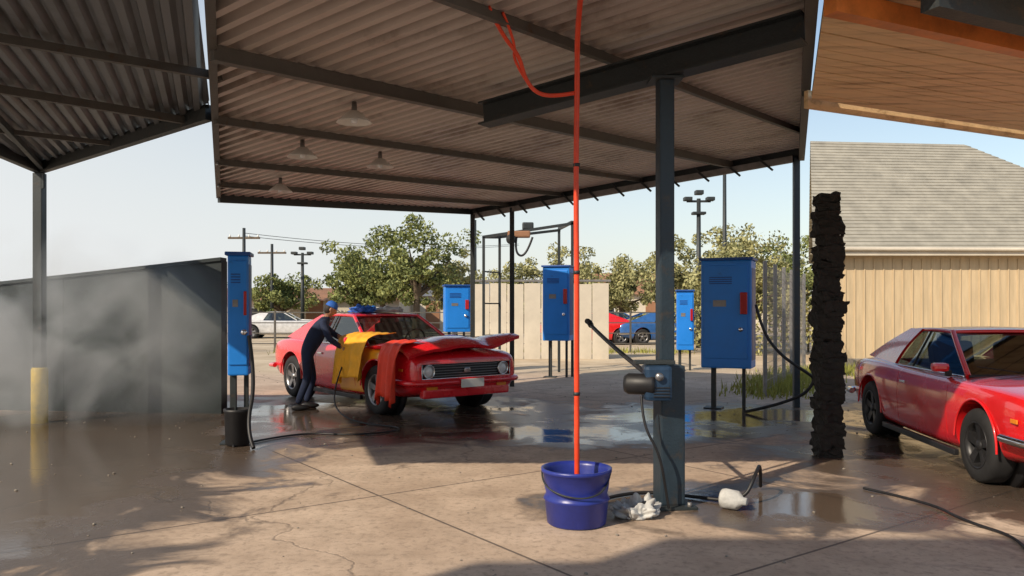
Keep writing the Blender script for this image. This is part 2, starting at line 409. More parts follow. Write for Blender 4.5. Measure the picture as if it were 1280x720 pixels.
beam('orange_beam',(*(o1-dirT*1.85),3.33),(*(o1+dirT*5.9),3.33),.10,.13,'orange_beam',tc)
o2=Vector((2.75,7.35))+nT*-2.35
beam('dark_beam',(*(o2-dirT*1.5),3.30),(*(o2+dirT*5.6),3.30),.12,.18,'steel_dark',tc)
box('timber_post',(8.5,9.9,1.7),(.14,.14,3.38),'timber',tc,.01)

# ------------------------------------------------------------ hose + bucket
hz=empty('red_hose')
tube('drop_hose',[(.455,5.58,.12),(.452,5.6,.8),(.455,5.6,1.6),(.447,5.6,2.4),(.455,5.58,3.1),(.44,5.4,3.38),(.43,5.0,3.45)],.019,'red_hose',hz)
tube('loop_hose',[(.44,5.58,3.0),(.30,5.58,2.975),(.17,5.56,2.99),(.09,5.52,3.08),(.05,5.45,3.22),(-.07,5.35,3.33),(-.15,5.1,3.42)],.014,'red_hose',hz)
tube('loop_hose_b',[(.12,5.53,3.04),(-.0,5.48,3.2),(.03,5.4,3.28),(-.06,5.2,3.42)],.010,'red_hose',hz)
for z in (.9,1.75,2.5,3.0): lathe('clamp',[(0,-.012),(.024,-.012),(.024,.012),(0,.012)],'steel_dark',n=14,parent=hz,loc=(.452,5.6,z))
bk=empty('plastic_tub',(.45,5.58,0))
lathe('shell',[(0,.012),(.19,.0),(.205,.012),(.222,.17),(.232,.178),(.225,.19),(.212,.215),(.222,.25),(.235,.36),(.246,.365),(.246,.39),(.232,.39),(.222,.36),(.205,.22),(.19,.03),(0,.03)],'bucket',n=48,parent=bk)
lathe('water',[(0,.30),(.21,.30)],'darkblue_metal',n=40,parent=bk)
tube('handle',[(-.24,0,.37),(-.25,-.1,.3),(-.13,-.22,.24),(.05,-.25,.22),(.2,-.16,.27),(.24,0,.37)],.006,'steel_dark',bk)
rg=empty('wet_rag',(.90,5.75,0))
bm=bmesh.new(); bmesh.ops.create_icosphere(bm,subdivisions=5,radius=1)
for v in bm.verts:
    q=v.co.copy(); n_=noise.noise(q*2.1)*.5+abs(noise.noise(q*3.5+Vector((3,1,0))))*.35
    v.co=Vector((q.x*.14*(1+n_),q.y*.11*(1+n_),max(0,(q.z+.55)*.075*(1+n_*1.4))))
frm(bm,'cloth','rag',rg,True)
tube('strap',[(-.1,-.05,.02),(-.02,-.1,.10),(.08,-.04,.13),(.14,.03,.03)],.012,'black',rg)
jc=empty('plastic_jug',(1.58,6.0,0))
lathe('jug',[(0,0),(.07,0),(.075,.02),(.07,.12),(.03,.16),(.028,.19),(0,.19)],'rag',n=24,parent=jc,loc=(0,0,.075)).rotation_euler=(R(90),0,R(50))
hh=empty('rubber_hose')
tube('hose',[(2.05,6.6,.03),(1.99,6.4,.27),(1.86,6.1,.24),(1.75,6.05,.03),(1.4,6.3,.018),(1.0,6.5,.018),(.7,6.2,.018)],.014,'black',hh)
h2=empty('garden_hose')
tube('hose',[(2.9,6.6,.015),(3.2,6.1,.015),(3.15,5.6,.015),(3.3,5.1,.015),(3.0,4.6,.015)],.010,'black',h2)
h3=empty('washer_hose')
tube('hose',[(-3.0,8.6,.015),(-2.6,9.6,.015),(-1.8,9.3,.015),(-1.2,9.9,.015),(-2.2,10.4,.015),(-2.6,11.4,.3),(-2.45,12.1,.9)],.011,'black',h3)

# ------------------------------------------------------------ wash stations
def station(x,y,rz,wd,dp,zb,zt,base=True,hose=None):
    e=empty('pressure_washer_station',(x,y,0),rz)
    h=zt-zb
    box('cabinet',(0,0,(zb+zt)/2),(wd,dp,h),'blue',e,.02)
    box('door',(0,-dp/2-.006,(zb+zt)/2+.02*h),(wd*.86,.016,h*.86),'blue',e,.006)
    box('lid',(0,-.01,zt+.015),(wd+.05,dp+.06,.04),'blue_dk',e,.01)
    for k in range(4): box('vent_%d'%k,(-wd*.1,-dp/2-.018,zt-.16*h-k*.03),(wd*.45,.008,.012),'blue_dk',e,.002)
    box('label',(-wd*.12,-dp/2-.017,zb+.6*h),(wd*.26,.004,h*.06),'galv',e,.001)
    box('coin_box',(wd*.36,-dp/2-.03,zb+.60*h),(wd*.14,.05,h*.2),'tail',e,.008)
    lathe('knob',[(0,-.03),(.03,-.03),(.035,.0),(0,.0)],'chrome','Y',16,e,(wd*.3,-dp/2-.02,zb+.36*h))
    box('side_seam',(wd/2+.003,0,(zb+zt)/2),(.006,dp*.8,h*.85),'blue_dk',e,.002)
    if base:
        box('stand',(-wd*.3,0,zb/2),(.07,.07,zb),'steel_dark',e,.008)
        box('stand_foot',(-wd*.3,0,.01),(.26,.26,.02),'steel_dark',e,.004)
        box('stand_b',(wd*.3,.05,zb/2),(.05,.05,zb),'steel_dark',e,.008)
    if hose: tube('hose',hose,.022,'black',e)
    return e
station(3.22,11.9,R(-24),.72,.5,.62,2.2,hose=[(.42,-.2,1.55),(.5,-.25,1.2),(.75,-.35,.85),(1.1,-.4,.62),(1.25,-.3,.5),(1.0,-.35,.2),(.3,-.4,.02)])
station(-3.03,8.9,R(12),.22,.3,.76,2.08,hose=[(.12,-.2,1.2),(.2,-.25,.7),(.1,-.3,.2),(.2,-.5,.02)])
station(1.0,17.3,R(-15),.58,.5,.8,2.38)
station(-1.28,18.5,R(10),.58,.5,.95,2.0)
station(4.15,19.2,R(-10),.4,.4,.5,1.9)
bn=empty('waste_bin',(-3.0,8.75,0)); lathe('bin',[(0,0),(.11,0),(.13,.02),(.14,.36),(.15,.37),(.15,.40),(.13,.40),(.12,.05),(0,.05)],'black',n=28,parent=bn)

ga=empty('wash_gantry')
def gm(a,b,w=.06,m='steel_dark'): beam('member',a,b,w,w,m,ga)
gy=17.5
gm((-.62,gy,0),(-.62,gy,3.05)); gm((-.28,gy+.6,0),(-.28,gy+.6,3.1)); gm((1.32,gy,0),(1.32,gy,3.4)); gm((1.1,gy+1.2,0),(1.1,gy+1.2,3.35))
gm((-.65,gy,3.05),(1.34,gy,3.35)); gm((-.3,gy+.6,3.1),(1.12,gy+1.2,3.32)); gm((-.62,gy,3.05),(-.28,gy+.6,3.1)); gm((1.32,gy,3.38),(1.1,gy+1.2,3.35))
for z in (.9,1.6,2.3): gm((-.62,gy,z),(-.28,gy+.6,z),.03)
box('trolley',(.15,gy+.1,3.12),(.5,.3,.14),'brown',ga,.03); box('trolley_motor',(.35,gy+.1,3.3),(.25,.2,.16),'steel_dark',ga,.03)
lathe('trolley_wheel',[(0,-.04),(.11,-.04),(.11,.04),(0,.04)],'rubber','Y',18,ga,(-.02,gy-.05,3.0))
tube('trolley_hose',[(.1,gy,3.05),(.05,gy,2.7),(.3,gy,2.6),(.45,gy,3.05)],.025,'black',ga)

# ------------------------------------------------------------ cars
def wheel(parent,x,y,side,r=.325,rim='rim'):
    w=empty('wheel'); w.parent=parent; w.location=(x,y,r)
    s=side
    lathe('tyre',[(r*.60,-.09),(r*.68,-.105),(r*.93,-.10),(r*.99,-.075),(r,-.04),(r,.04),(r*.99,.075),(r*.93,.10),(r*.68,.105),(r*.60,.09)],'rubber','Y',40,w)
    lathe('rim',[(r*.62,s*.085),(r*.64,s*.10),(r*.60,s*.10),(r*.56,s*.05),(r*.52,s*-.06),(0,s*-.06)],rim,'Y',36,w)
    lathe('hub',[(0,s*.085),(r*.12,s*.085),(r*.17,s*.06),(r*.2,s*-.05)],rim,'Y',20,w)
    for k in range(5):
        a=2*math.pi*k/5+.3
        ca,sa=math.cos(a),math.sin(a)
        vs=[]
        for rr,hw,yy in ((r*.12,.032,.07),(r*.58,.042,.085)):
            for sg in (-1,1):
                px=ca*rr-sa*hw*sg; pz=sa*rr+ca*hw*sg
                vs.append((px,s*yy,pz)); vs.append((px,s*(yy-.05),pz))
        mk('spoke',vs,[(0,2,6,4),(1,5,7,3),(0,4,5,1),(2,3,7,6),(4,6,7,5),(0,1,3,2)],rim,parent=w)
def drape(name,xa,xb,m,parent,zlow,lift,seed,ytop=-.45):
    vs=[];fs=[]; nx=30; ny=26
    path=[(ytop,.96+lift),(-.72,.955+lift),(-.90,.91+lift*.8),(-.955,.80),(-.965,.60),(-.975,zlow)]
    for i in range(nx+1):
        f=i/nx; x=xa+(xb-xa)*f
        for j in range(ny+1):
            g_=j/ny*(len(path)-1); k=min(int(g_),len(path)-2); t=g_-k
            y=path[k][0]*(1-t)+path[k+1][0]*t; z=path[k][1]*(1-t)+path[k+1][1]*t
            hang=max(0,(j/ny-.4))*1.6
            y-= hang*(.035*math.sin(f*19+seed)+.022*math.sin(f*37+2*seed))+hang*.03
            z-= hang*(.06*math.sin(f*5+seed)+.02*math.sin(f*13))
            vs.append((x+hang*.07*math.sin(f*8+seed),y-.012,z+.008*math.sin(x*30+y*20)))
    for i in range(nx):
        for j in range(ny):
            a=i*(ny+1)+j; fs.append((a,a+1,a+ny+2,a+ny+1))
    o=mk(name,vs,fs,m,True,parent); sm=o.modifiers.new('s','SOLIDIFY'); sm.thickness=.006; apply(o)
    for p in o.data.polygons: p.use_smooth=True
    return o
def car(name,loc,rz,paint='paint_red',orange=False,hood_up=False,detail=True,rim='rim',sc=1.0):
    root=empty(name,loc,rz); root.scale=(sc,)*3
    st=[(-2.27,.70,.42,.74,.80),(-2.24,.76,.36,.80,.87),(-2.05,.84,.28,.86,.93),(-1.6,.885,.22,.90,.955),(-1.0,.90,.19,.89,.94),(-.3,.885,.17,.855,.91),(.35,.88,.17,.845,.90),
        (.85,.885,.18,.845,.915),(1.5,.89,.20,.835,.905),(1.95,.865,.25,.81,.87),(2.15,.83,.30,.785,.83),(2.235,.79,.36,.74,.785),(2.26,.76,.42,.70,.74)]
    def ring(h,zl,zs,zt):
        mid=(zl+zs)/2
        half=[(0,zl),(h*.80,zl),(h*.965,zl+.05),(h*.99,mid-.06),(h*1.0,mid+.08),(h*.985,zs-.06),(h*.955,zs),(h*.88,zs+.025),(h*.45,zt-.004),(0,zt)]
        full=half+[(-y,z) for y,z in half[-2:0:-1]]
        return full
    vs=[];fs=[];mats=[]
    n=None
    for x,h,a,b,c in st:
        rg_=ring(h,a,b,c); n=len(rg_); vs+=[(x,y,z) for y,z in rg_]
    for i in range(len(st)-1):
        for j in range(n):
            k=(j+1)%n; fs.append((i*n+j,i*n+k,(i+1)*n+k,(i+1)*n+j))
            yy=(vs[i*n+j][1]+vs[i*n+k][1])/2; zz=(vs[i*n+j][2]+vs[i*n+k][2])/2
            mats.append(1 if (orange and yy<-.3 and .30<zz<.9 and .5<(st[i][0]+st[i+1][0])/2<1.3) else 0)
    fs.append(tuple(range(n-1,-1,-1))); mats.append(0); fs.append(tuple((len(st)-1)*n+j for j in range(n))); mats.append(0)
    body=mk('body',vs,fs,paint,parent=None); body.data.materials.append(M['paint_orange'])
    bm=bmesh.new(); bm.from_mesh(body.data); bmesh.ops.recalc_face_normals(bm,faces=bm.faces[:]); bm.to_mesh(body.data); bm.free()
    for p,mi in zip(body.data.polygons,mats): p.material_index=mi
    sd=body.modifiers.new('s','SUBSURF'); sd.levels=2; sd.render_levels=2
    apply(body)
    cutters=[]
    AX=(1.38,-1.30)
    for x in AX:
        for s in (-1,1):
            cutters.append(lathe('c',[(0,-.25),(.385,-.25),(.385,.25),(0,.25)],'black','Y',40,None,(x,s*.85,.335)))
    if detail:
        for s in (-1,1):
            for x in (.80,-.42): cutters.append(box('c',(x,s*.93,.56),(.010,.14,.60),'black',None,0))
            cutters.append(box('c',(.19,s*.93,.262),(1.23,.14,.010),'black',None,0))
        cutters.append(box('c',(-1.62,0,.98),(.010,1.3,.14),'black',None,0))
        if not hood_up:
            cutters.append(box('c',(2.0,0,.87),(.010,1.3,.10),'black',None,0))
            for s in (-1,1): cutters.append(box('c',(1.42,s*.68,.93),(1.16,.010,.08),'black',None,0))
        cutters.append(box('c',(2.27,0,.60),(.14,1.42,.19),'black',None,0))
    if hood_up: cutters.append(box('c',(1.45,0,.93),(1.0,1.24,.24),'black',None,0))
    for c in cutters:
        mo_=body.modifiers.new('b','BOOLEAN'); mo_.operation='DIFFERENCE'; mo_.object=c; mo_.solver='EXACT'
    apply(body)
    for c in cutters: bpy.data.objects.remove(c)
    autosmooth(body,32); body.parent=root
    for x in AX:
        for s in (-1,1):
            lathe('wheel_well',[(0,-.02),(.383,-.02),(.383,.02),(0,.02)],'black','Y',32,root,(x,s*.63,.335))
            wheel(root,x,s*.775,s,rim=rim)
            pts=[(x+.392*math.cos(a),s*.885,.335+.392*math.sin(a)) for a in [math.pi*k/20 -.05 for k in range(21)]]
            tube('arch_lip',pts,.010,paint,root)
    FB=(.86,.70,.885); FT=(.16,.54,1.285); RT=(-.78,.53,1.28); RB=(-1.78,.60,.935)
    def m_(p,s): return (p[0],p[1]*s,p[2])
    mk('windscreen',[m_(FB,1),m_(FT,1),m_(FT,-1),m_(FB,-1)],[(0,1,2,3)],'glass',parent=root)
    mk('rear_window',[m_(RB,1),m_(RT,1),m_(RT,-1),m_(RB,-1)],[(0,1,2,3)],'glass',parent=root)
    for s in (-1,1):
        mk('side_window',[m_(FB,s),m_(FT,s),m_((-.60,.545,1.28),s),m_((-.85,.72,.89),s)],[(0,1,2,3)],'glass',parent=root)
    bm=bmesh.new(); grid=[]
    xs=[.18,.10,-.1,-.4,-.65,-.80]; zs=[1.285,1.31,1.335,1.34,1.325,1.29]
    for x,z in zip(xs,zs):
        row=[]
        for t in (-1,-.93,-.6,0,.6,.93,1):
            row.append(bm.verts.new((x,t*.55,z-.035*abs(t)**3)))
        grid.append(row)
    for i in range(len(grid)-1):
        for j in range(6): bm.faces.new((grid[i][j],grid[i][j+1],grid[i+1][j+1],grid[i+1][j]))
    rf=frm(bm,'roof',paint,root,True); so_=rf.modifiers.new('s','SOLIDIFY'); so_.thickness=.03
    sb=rf.modifiers.new('ss','SUBSURF'); sb.levels=2; apply(rf)
    for s in (-1,1):
        q=lambda p:m_(p,s)
        tube('a_pillar',[q(FB),q(((FB[0]+FT[0])/2,(FB[1]+FT[1])/2+.01,(FB[2]+FT[2])/2+.01)),q(FT)],.026,paint,root)
        tube('roof_rail',[q(FT),q((-.3,.56,1.31)),q(RT)],.022,paint,root)
        tf,tr,br_,bf_=Vector((-.52,.575,1.30)),Vector((-.86,.565,1.30)),Vector((-1.86,.70,.93)),Vector((-.78,.785,.88))
        kx,ky=8,8; vv=[];ff=[]
        for lay in (0,1):
            for i in range(kx+1):
                for j in range(ky+1):
                    u=i/kx; v_=j/ky; p=(tf.lerp(tr,u)).lerp(bf_.lerp(br_,u),v_); p.y+=.03*math.sin(math.pi*v_)*(1-.3*u)-lay*.035
                    vv.append(q(p))
        N1=(kx+1)*(ky+1); idx=lambda i,j:i*(ky+1)+j
        for i in range(kx):
            for j in range(ky):
                f_=(idx(i,j),idx(i,j+1),idx(i+1,j+1),idx(i+1,j)); ff.append(f_); ff.append(tuple(k_+N1 for k_ in f_[::-1]))
        for i in range(kx):
            for j in (0,ky): a_,b_=idx(i,j),idx(i+1,j); ff.append((a_,b_,b_+N1,a_+N1))
        for j in range(ky):
            for i in (0,kx): a_,b_=idx(i,j),idx(i,j+1); ff.append((a_,b_,b_+N1,a_+N1))
        cp=mk('c_pillar',vv,ff,paint,False,root)
        bm=bmesh.new(); bm.from_mesh(cp.data); bmesh.ops.recalc_face_normals(bm,faces=bm.faces[:]); bm.to_mesh(cp.data); bm.free(); autosmooth(cp,40)
        tube('b_pillar',[q((-.30,.565,1.28)),q((-.36,.735,.90))],.012,'black',root,smooth_curve=False)
        tube('belt_trim',[q((.84,.735,.885)),q((.2,.76,.885)),q((-.5,.775,.89)),q((-.78,.79,.892))],.008,'chrome',root)
        if detail:
            box('door_handle',(-.26,s*.887,.74),(.13,.02,.025),'chrome',root,.006)
            mr_=box('mirror',(.62,s*.86,.955),(.10,.15,.085),paint,root,.03); box('mirror_arm',(.64,s*.79,.90),(.03,.06,.06),'black',root,.008)
            box('rocker',(.04,s*.855,.19),(1.85,.05,.06),'black',root,.01)
            box('side_marker',(2.0,s*.862,.62),(.10,.012,.035),'amber',root,.004)
    tube('screen_header',[m_(FT,1),(.19,0,1.305),m_(FT,-1)],.018,paint,root)
    tube('cowl',[m_(FB,1),(.93,0,.90),m_(FB,-1)],.018,'black',root)
    if detail:
        for s in (-1,1): tube('wiper',[(.93,s*.35+.15,.92),(.80,s*.35-.25,.975)],.006,'black',root,smooth_curve=False)
    box('dash',(.62,0,.86),(.25,1.3,.16),'seat',root,.05)
    box('cabin_floor',(-.35,0,.925),(1.6,1.15,.02),'seat',root,.004)
    for s in (-1,1):
        box('seat_back',(-.35,s*.34,.93),(.16,.44,.5),'seat',root,.06,ry=R(-12)); box('headrest',(-.42,s*.34,1.19),(.09,.24,.13),'seat',root,.04)
    tube('steering_wheel',[(.40+.06*math.sin(a),.34+.17*math.cos(a),.93+.16*math.sin(a)) for a in [2*math.pi*k/16 for k in range(16)]],.012,'black',root,cyc=True)
    box('grille_back',(2.19,0,.60),(.03,1.40,.18),'black',root,.004)
    for k in range(5): box('grille_bar_%d'%k,(2.213,0,.535+k*.033),(.016,1.02,.007),'rim',root,.002)
    box('grille_mark',(2.232,0,.60),(.012,.09,.05),'chrome',root,.01)
    tube('grille_surround',[(2.238,y,z) for y,z in ((-.70,.505),(.70,.505),(.70,.695),(-.70,.695))],.010,'chrome',root,smooth_curve=False,cyc=True)
    for s in (-1,1):
        lathe('headlight_rim',[(.075,2.20),(.092,2.235),(.080,2.245),(.072,2.22)],'chrome',n=28,parent=root,loc=(0,s*.59,.60)).rotation_euler=(0,R(90),0)
        hl=lathe('headlight',[(0,2.245),(.04,2.24),(.076,2.215),(.076,2.2),(0,2.2)],'lens',n=28,parent=root,loc=(0,s*.59,.60)); hl.rotation_euler=(0,R(90),0)
        box('indicator',(2.245,s*.55,.385),(.02,.16,.045),'amber',root,.008)
        box('tail_light',(-2.262,s*.52,.68),(.02,.38,.10),'tail',root,.01)
    for xx,sg in ((2.30,1),(-2.32,-1)):
        tube('bumper',[(xx-sg*.42,-.90,.47),(xx-sg*.10,-.88,.46),(xx,-.70,.455),(xx,0,.455),(xx,.70,.455),(xx-sg*.10,.88,.46),(xx-sg*.42,.90,.47)],.036,'chrome' if not hood_up else paint,root)
    box('valance',(2.2,0,.32),(.12,1.36,.12),paint,root,.03)
    box('number_plate',(2.355,0,.44),(.012,.36,.11),'white',root,.004)
    if hood_up:
        box('engine_bay_floor',(1.45,0,.815),(.98,1.2,.01),'black',root,0); box('engine_block',(1.4,0,.86),(.55,.45,.10),'rim_black',root,.03)
        hp=empty('hood'); hp.parent=root; hp.location=(.93,0,.925); hp.rotation_euler=(0,R(-5.5),0)
        bm=bmesh.new(); grid=[]; NX=16;NY=24
        for i in range(NX+1):
            f=i/NX; x=f*1.34; row=[]
            for j in range(NY+1):
                t=(j/NY-.5)*2; y=t*(.80+.09*f)
                z=-.05*abs(t)**4+.035*math.exp(-(t/.33)**4)-.16*f**6 + (.34*max(0,t-.45)*f*f) - (.10*max(0,-t-.6)*f)
                row.append(bm.verts.new((x-.05*abs(t)**3*f,y,z)))
            grid.append(row)
        for i in range(NX):
            for j in range(NY): bm.faces.new((grid[i][j],grid[i][j+1],grid[i+1][j+1],grid[i+1][j]))
        ho=frm(bm,'hood_panel',paint,hp,True); sm=ho.modifiers.new('s','SOLIDIFY'); sm.thickness=.045; sm.offset=-1; apply(ho); autosmooth(ho,50)
    else:
        bm=bmesh.new(); bmesh.ops.create_cube(bm,size=1)
        for v in bm.verts:
            v.co=Vector((1.45+v.co.x*(.95),v.co.y*(.44 if v.co.x<0 else .30),.912 + (v.co.z*.07 if v.co.x<0 else v.co.z*.02)-(0.005 if v.co.x<0 else .025)))
        bmesh.ops.bevel(bm,geom=bm.edges[:],offset=.018,segments=3,affect='EDGES')
        hs=frm(bm,'hood_bulge',paint,root,True)
    return root
th=R(38.8)
c1=car('red_coupe',(-2.12,13.0,0),math.atan2(-math.cos(th),math.sin(th)),'paint_red',orange=True,hood_up=True,sc=1.07)
drape('yellow_cover',.42,1.22,'cloth_yellow',c1,.42,.10,1.3)
drape('orange_cover',1.62,2.10,'cloth_red',c1,.22,.03,2.1,ytop=-.6)
for k,(px,py,rz_,m_k,h_) in enumerate(((-.25,-.2,.3,'cap',.06),(-.45,.05,-.5,'blue',.05),(-.1,.2,.9,'rag',.05))):
    bm=bmesh.new(); bmesh.ops.create_icosphere(bm,subdivisions=4,radius=1)
    for v in bm.verts:
        q=v.co.copy(); n_=noise.noise(q*2.2+Vector((k*5,0,0)))*.5+abs(noise.noise(q*5+Vector((0,k*3,0))))*.4
        v.co=Vector((q.x*.19*(1+n_),q.y*.12*(1+n_),max(0,(q.z+.4)*h_*(1+n_*1.5))))
    o=frm(bm,'wash_cloth_%d'%k,m_k,c1,True); o.location=(px,py,1.335); o.rotation_euler=(0,0,rz_)
car('red_coupe',(4.98,8.15,0),math.atan2(-.992,-.10),'paint_red2',rim='rim_black',sc=.98)
M['p_blue']=mat('p_blue',(.03,.12,.35),.3,coat=.8); M['p_white']=mat('p_white',(.6,.6,.6),.3,coat=.8); M['p_grey']=mat('p_grey',(.12,.12,.13),.3,coat=.8)
for x,y,rz,p in ((5.0,38,.1,'p_blue'),(8.6,41,3.0,'p_white'),(-11.5,40,.1,'p_white'),(3.0,33,3.3,'paint_red2'),(-8,45,.1,'p_grey'),(6.4,33.5,.2,'p_blue')):
    car('parked_car',(x,y,0),rz,p,detail=False)

# ------------------------------------------------------------ person washing car
def skin(name,verts,edges,radii,m,parent,root=0,sub=2):
    me=bpy.data.meshes.new(name); me.from_pydata(verts,edges,[]); o=bpy.data.objects.new(name,me); COL.objects.link(o)
    md=o.modifiers.new('skin','SKIN'); md.use_smooth_shade=True
    for i,r in enumerate(radii):
        r=r if isinstance(r,tuple) else (r,r)
        me.skin_vertices[0].data[i].radius=r
    me.skin_vertices[0].data[root].use_root=True
    ss=o.modifiers.new('ss','SUBSURF'); ss.levels=sub; ss.render_levels=sub
    me.materials.append(M[m]); apply(o); o.parent=parent
    if not o.data.materials: o.data.materials.append(M[m])
    for p in o.data.polygons: p.use_smooth=True
    return o
def person(x,y,rz):
    e=empty('car_wash_worker',(x,y,0),rz); e.scale=(.95,.95,.95)
    V=[(0,0,.90),(.05,0,1.02),(.13,0,1.17),(.22,0,1.32),(.27,0,1.41),(.31,0,1.47),
       (-.01,.09,.86),(.08,.11,.48),(-.02,.12,.10),
       (-.02,-.09,.86),(-.02,-.12,.48),(-.17,-.13,.10),
       (.21,.17,1.34),(.40,.24,1.17),(.60,.20,1.05),
       (.21,-.17,1.34),(.30,-.27,1.10),(.50,-.25,.96)]
    E=[(0,1),(1,2),(2,3),(3,4),(4,5),(0,6),(6,7),(7,8),(0,9),(9,10),(10,11),(3,12),(12,13),(13,14),(3,15),(15,16),(16,17)]
    Rr=[(.13,.16),(.115,.14),(.12,.155),(.11,.16),(.065,.075),.05,.095,.068,.052,.095,.068,.052,.066,.052,.038,.066,.052,.038]
    b=skin('body_clothes',V,E,Rr,'cloth',e)
    b.data.materials.append(M['skin'])
    for p in b.data.polygons:
        c=p.center
        if c.z>1.44 and abs(c.y)<.09 or (c.x>.47 and c.z<1.15 ): p.material_index=1
    for (fx,fy) in ((-.02,.12),(-.17,-.13)):
        bm=bmesh.new(); bmesh.ops.create_icosphere(bm,subdivisions=3,radius=1)
        for v in bm.verts:
            q=v.co; v.co=Vector((fx+.055+q.x*.145,fy+q.y*(.05+.01*q.x),max(0,.045+q.z*(.06 if q.x<0 else .045))))
        frm(bm,'boot','black',e,True)
    for sgn,w,dirv in ((1,Vector((.60,.20,1.05)),Vector((.8,-.15,-.4))),(-1,Vector((.50,-.25,.96)),Vector((.8,.1,-.45)))):
        d=dirv.normalized(); sd=Vector((0,1,0)); sd=(sd-d*sd.dot(d)).normalized(); up=d.cross(sd)
        if up.z<0: up=-up
        skin('palm',[w,w+d*.04,w+d*.085],[(0,1),(1,2)],[(.028,.028),(.024,.038),(.018,.040)],'skin',e,sub=1)
        for k,(off,ln) in enumerate(((-.03,.070),(-.01,.082),(.01,.078),(.03,.060))):
            a=w+d*.075+sd*off; skin('finger_%d'%k,[a,a+d*ln*.45,a+d*ln*.75-up*ln*.25,a+d*ln*.9-up*ln*.5],[(0,1),(1,2),(2,3)],[.0095,.009,.0085,.007],'skin',e,sub=1)
        a=w+d*.03-sd*.03*sgn; skin('thumb',[a,a-sd*.025*sgn+d*.025-up*.01,a-sd*.03*sgn+d*.055-up*.025],[(0,1),(1,2)],[.012,.010,.008],'skin',e,sub=1)
    box('sponge',(.70,.18,.99),(.13,.09,.05),'yellow',e,.02)
    hd=empty('head'); hd.parent=e; hd.location=(.345,0,1.56); hd.rotation_euler=(0,R(28),0)
    bm=bmesh.new(); bmesh.ops.create_icosphere(bm,subdivisions=4,radius=1)
    for v in bm.verts:
        q=v.co.copy(); X=q.x*.092; Y=q.y*.074; Z=q.z*.115
        if q.z<0: Y*=1-.28*(-q.z)**1.5; X=X*(1-.10*(-q.z)) + (.012*(-q.z) if q.x>0 else 0)
        if q.x>0:
            X+=.026*math.exp(-((q.y/.16)**2+((q.z+.12)/.20)**2))
            for s in (-1,1): X-=.010*math.exp(-(((q.y-s*.38)/.16)**2+((q.z-.08)/.12)**2))
            X+=.006*math.exp(-((q.y/.3)**2+((q.z+.47)/.07)**2)); X+=.008*math.exp(-((q.y/.3)**2+((q.z+.85)/.2)**2))
        v.co=Vector((X,Y,Z))
    frm(bm,'skull','skin',hd,True)
    for s in (-1,1):
        bm=bmesh.new(); bmesh.ops.create_uvsphere(bm,u_segments=12,v_segments=8,radius=.011); frm(bm,'eye','white',hd,True,(.074,s*.028,.009))
        bm=bmesh.new(); bmesh.ops.create_uvsphere(bm,u_segments=10,v_segments=6,radius=.005); frm(bm,'pupil','black',hd,True,(.0825,s*.028,.009))
        bm=bmesh.new(); bmesh.ops.create_uvsphere(bm,u_segments=12,v_segments=8,radius=1); bmesh.ops.scale(bm,vec=(.018,.008,.03),verts=bm.verts); frm(bm,'ear','skin',hd,True,(-.005,s*.075,-.005))
    box('mouth',(.083,0,-.055),(.006,.04,.006),'tail',hd,.002)
    lathe('cap_crown',[(0,.135),(.05,.128),(.085,.095),(.10,.045),(.102,.03),(.09,.03)],'cap',n=28,parent=hd,loc=(-.004,0,0)).scale=(1,.86,1)
    bm=bmesh.new(); bmesh.ops.create_uvsphere(bm,u_segments=20,v_segments=10,radius=1)
    for v in bm.verts: v.co=Vector((.08+v.co.x*.085,v.co.y*.07,.037+v.co.z*.006-.012*max(0,v.co.x)))
    frm(bm,'cap_peak','cap',hd,True)
    bm=bmesh.new(); bmesh.ops.create_icosphere(bm,subdivisions=3,radius=1)
    for v in bm.verts: v.co=Vector((-.025+v.co.x*.078,v.co.y*.078,.0+v.co.z*.10))
    frm(bm,'hair','hair',hd,True)
person(-3.02,11.85,R(18))

# ------------------------------------------------------------ left wall + steam
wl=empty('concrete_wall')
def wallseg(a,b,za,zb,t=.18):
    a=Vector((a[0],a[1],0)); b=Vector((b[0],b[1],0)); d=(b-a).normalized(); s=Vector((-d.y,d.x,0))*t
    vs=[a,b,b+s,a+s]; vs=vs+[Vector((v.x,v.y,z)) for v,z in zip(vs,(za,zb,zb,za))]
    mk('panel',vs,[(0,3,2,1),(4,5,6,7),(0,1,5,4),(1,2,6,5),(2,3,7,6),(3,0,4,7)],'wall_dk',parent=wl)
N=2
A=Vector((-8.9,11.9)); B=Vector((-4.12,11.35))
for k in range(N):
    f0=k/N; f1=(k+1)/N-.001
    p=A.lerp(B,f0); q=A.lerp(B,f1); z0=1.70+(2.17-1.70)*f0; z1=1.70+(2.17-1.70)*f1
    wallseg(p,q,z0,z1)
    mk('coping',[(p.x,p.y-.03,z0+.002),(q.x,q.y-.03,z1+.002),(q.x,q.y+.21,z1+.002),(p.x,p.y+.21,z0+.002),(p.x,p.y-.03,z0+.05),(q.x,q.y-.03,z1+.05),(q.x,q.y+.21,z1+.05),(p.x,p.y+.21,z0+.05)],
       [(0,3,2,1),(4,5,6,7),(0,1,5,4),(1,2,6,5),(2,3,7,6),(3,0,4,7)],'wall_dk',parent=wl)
wallseg((-16,13.5),(-8.92,11.91),1.5,1.7)
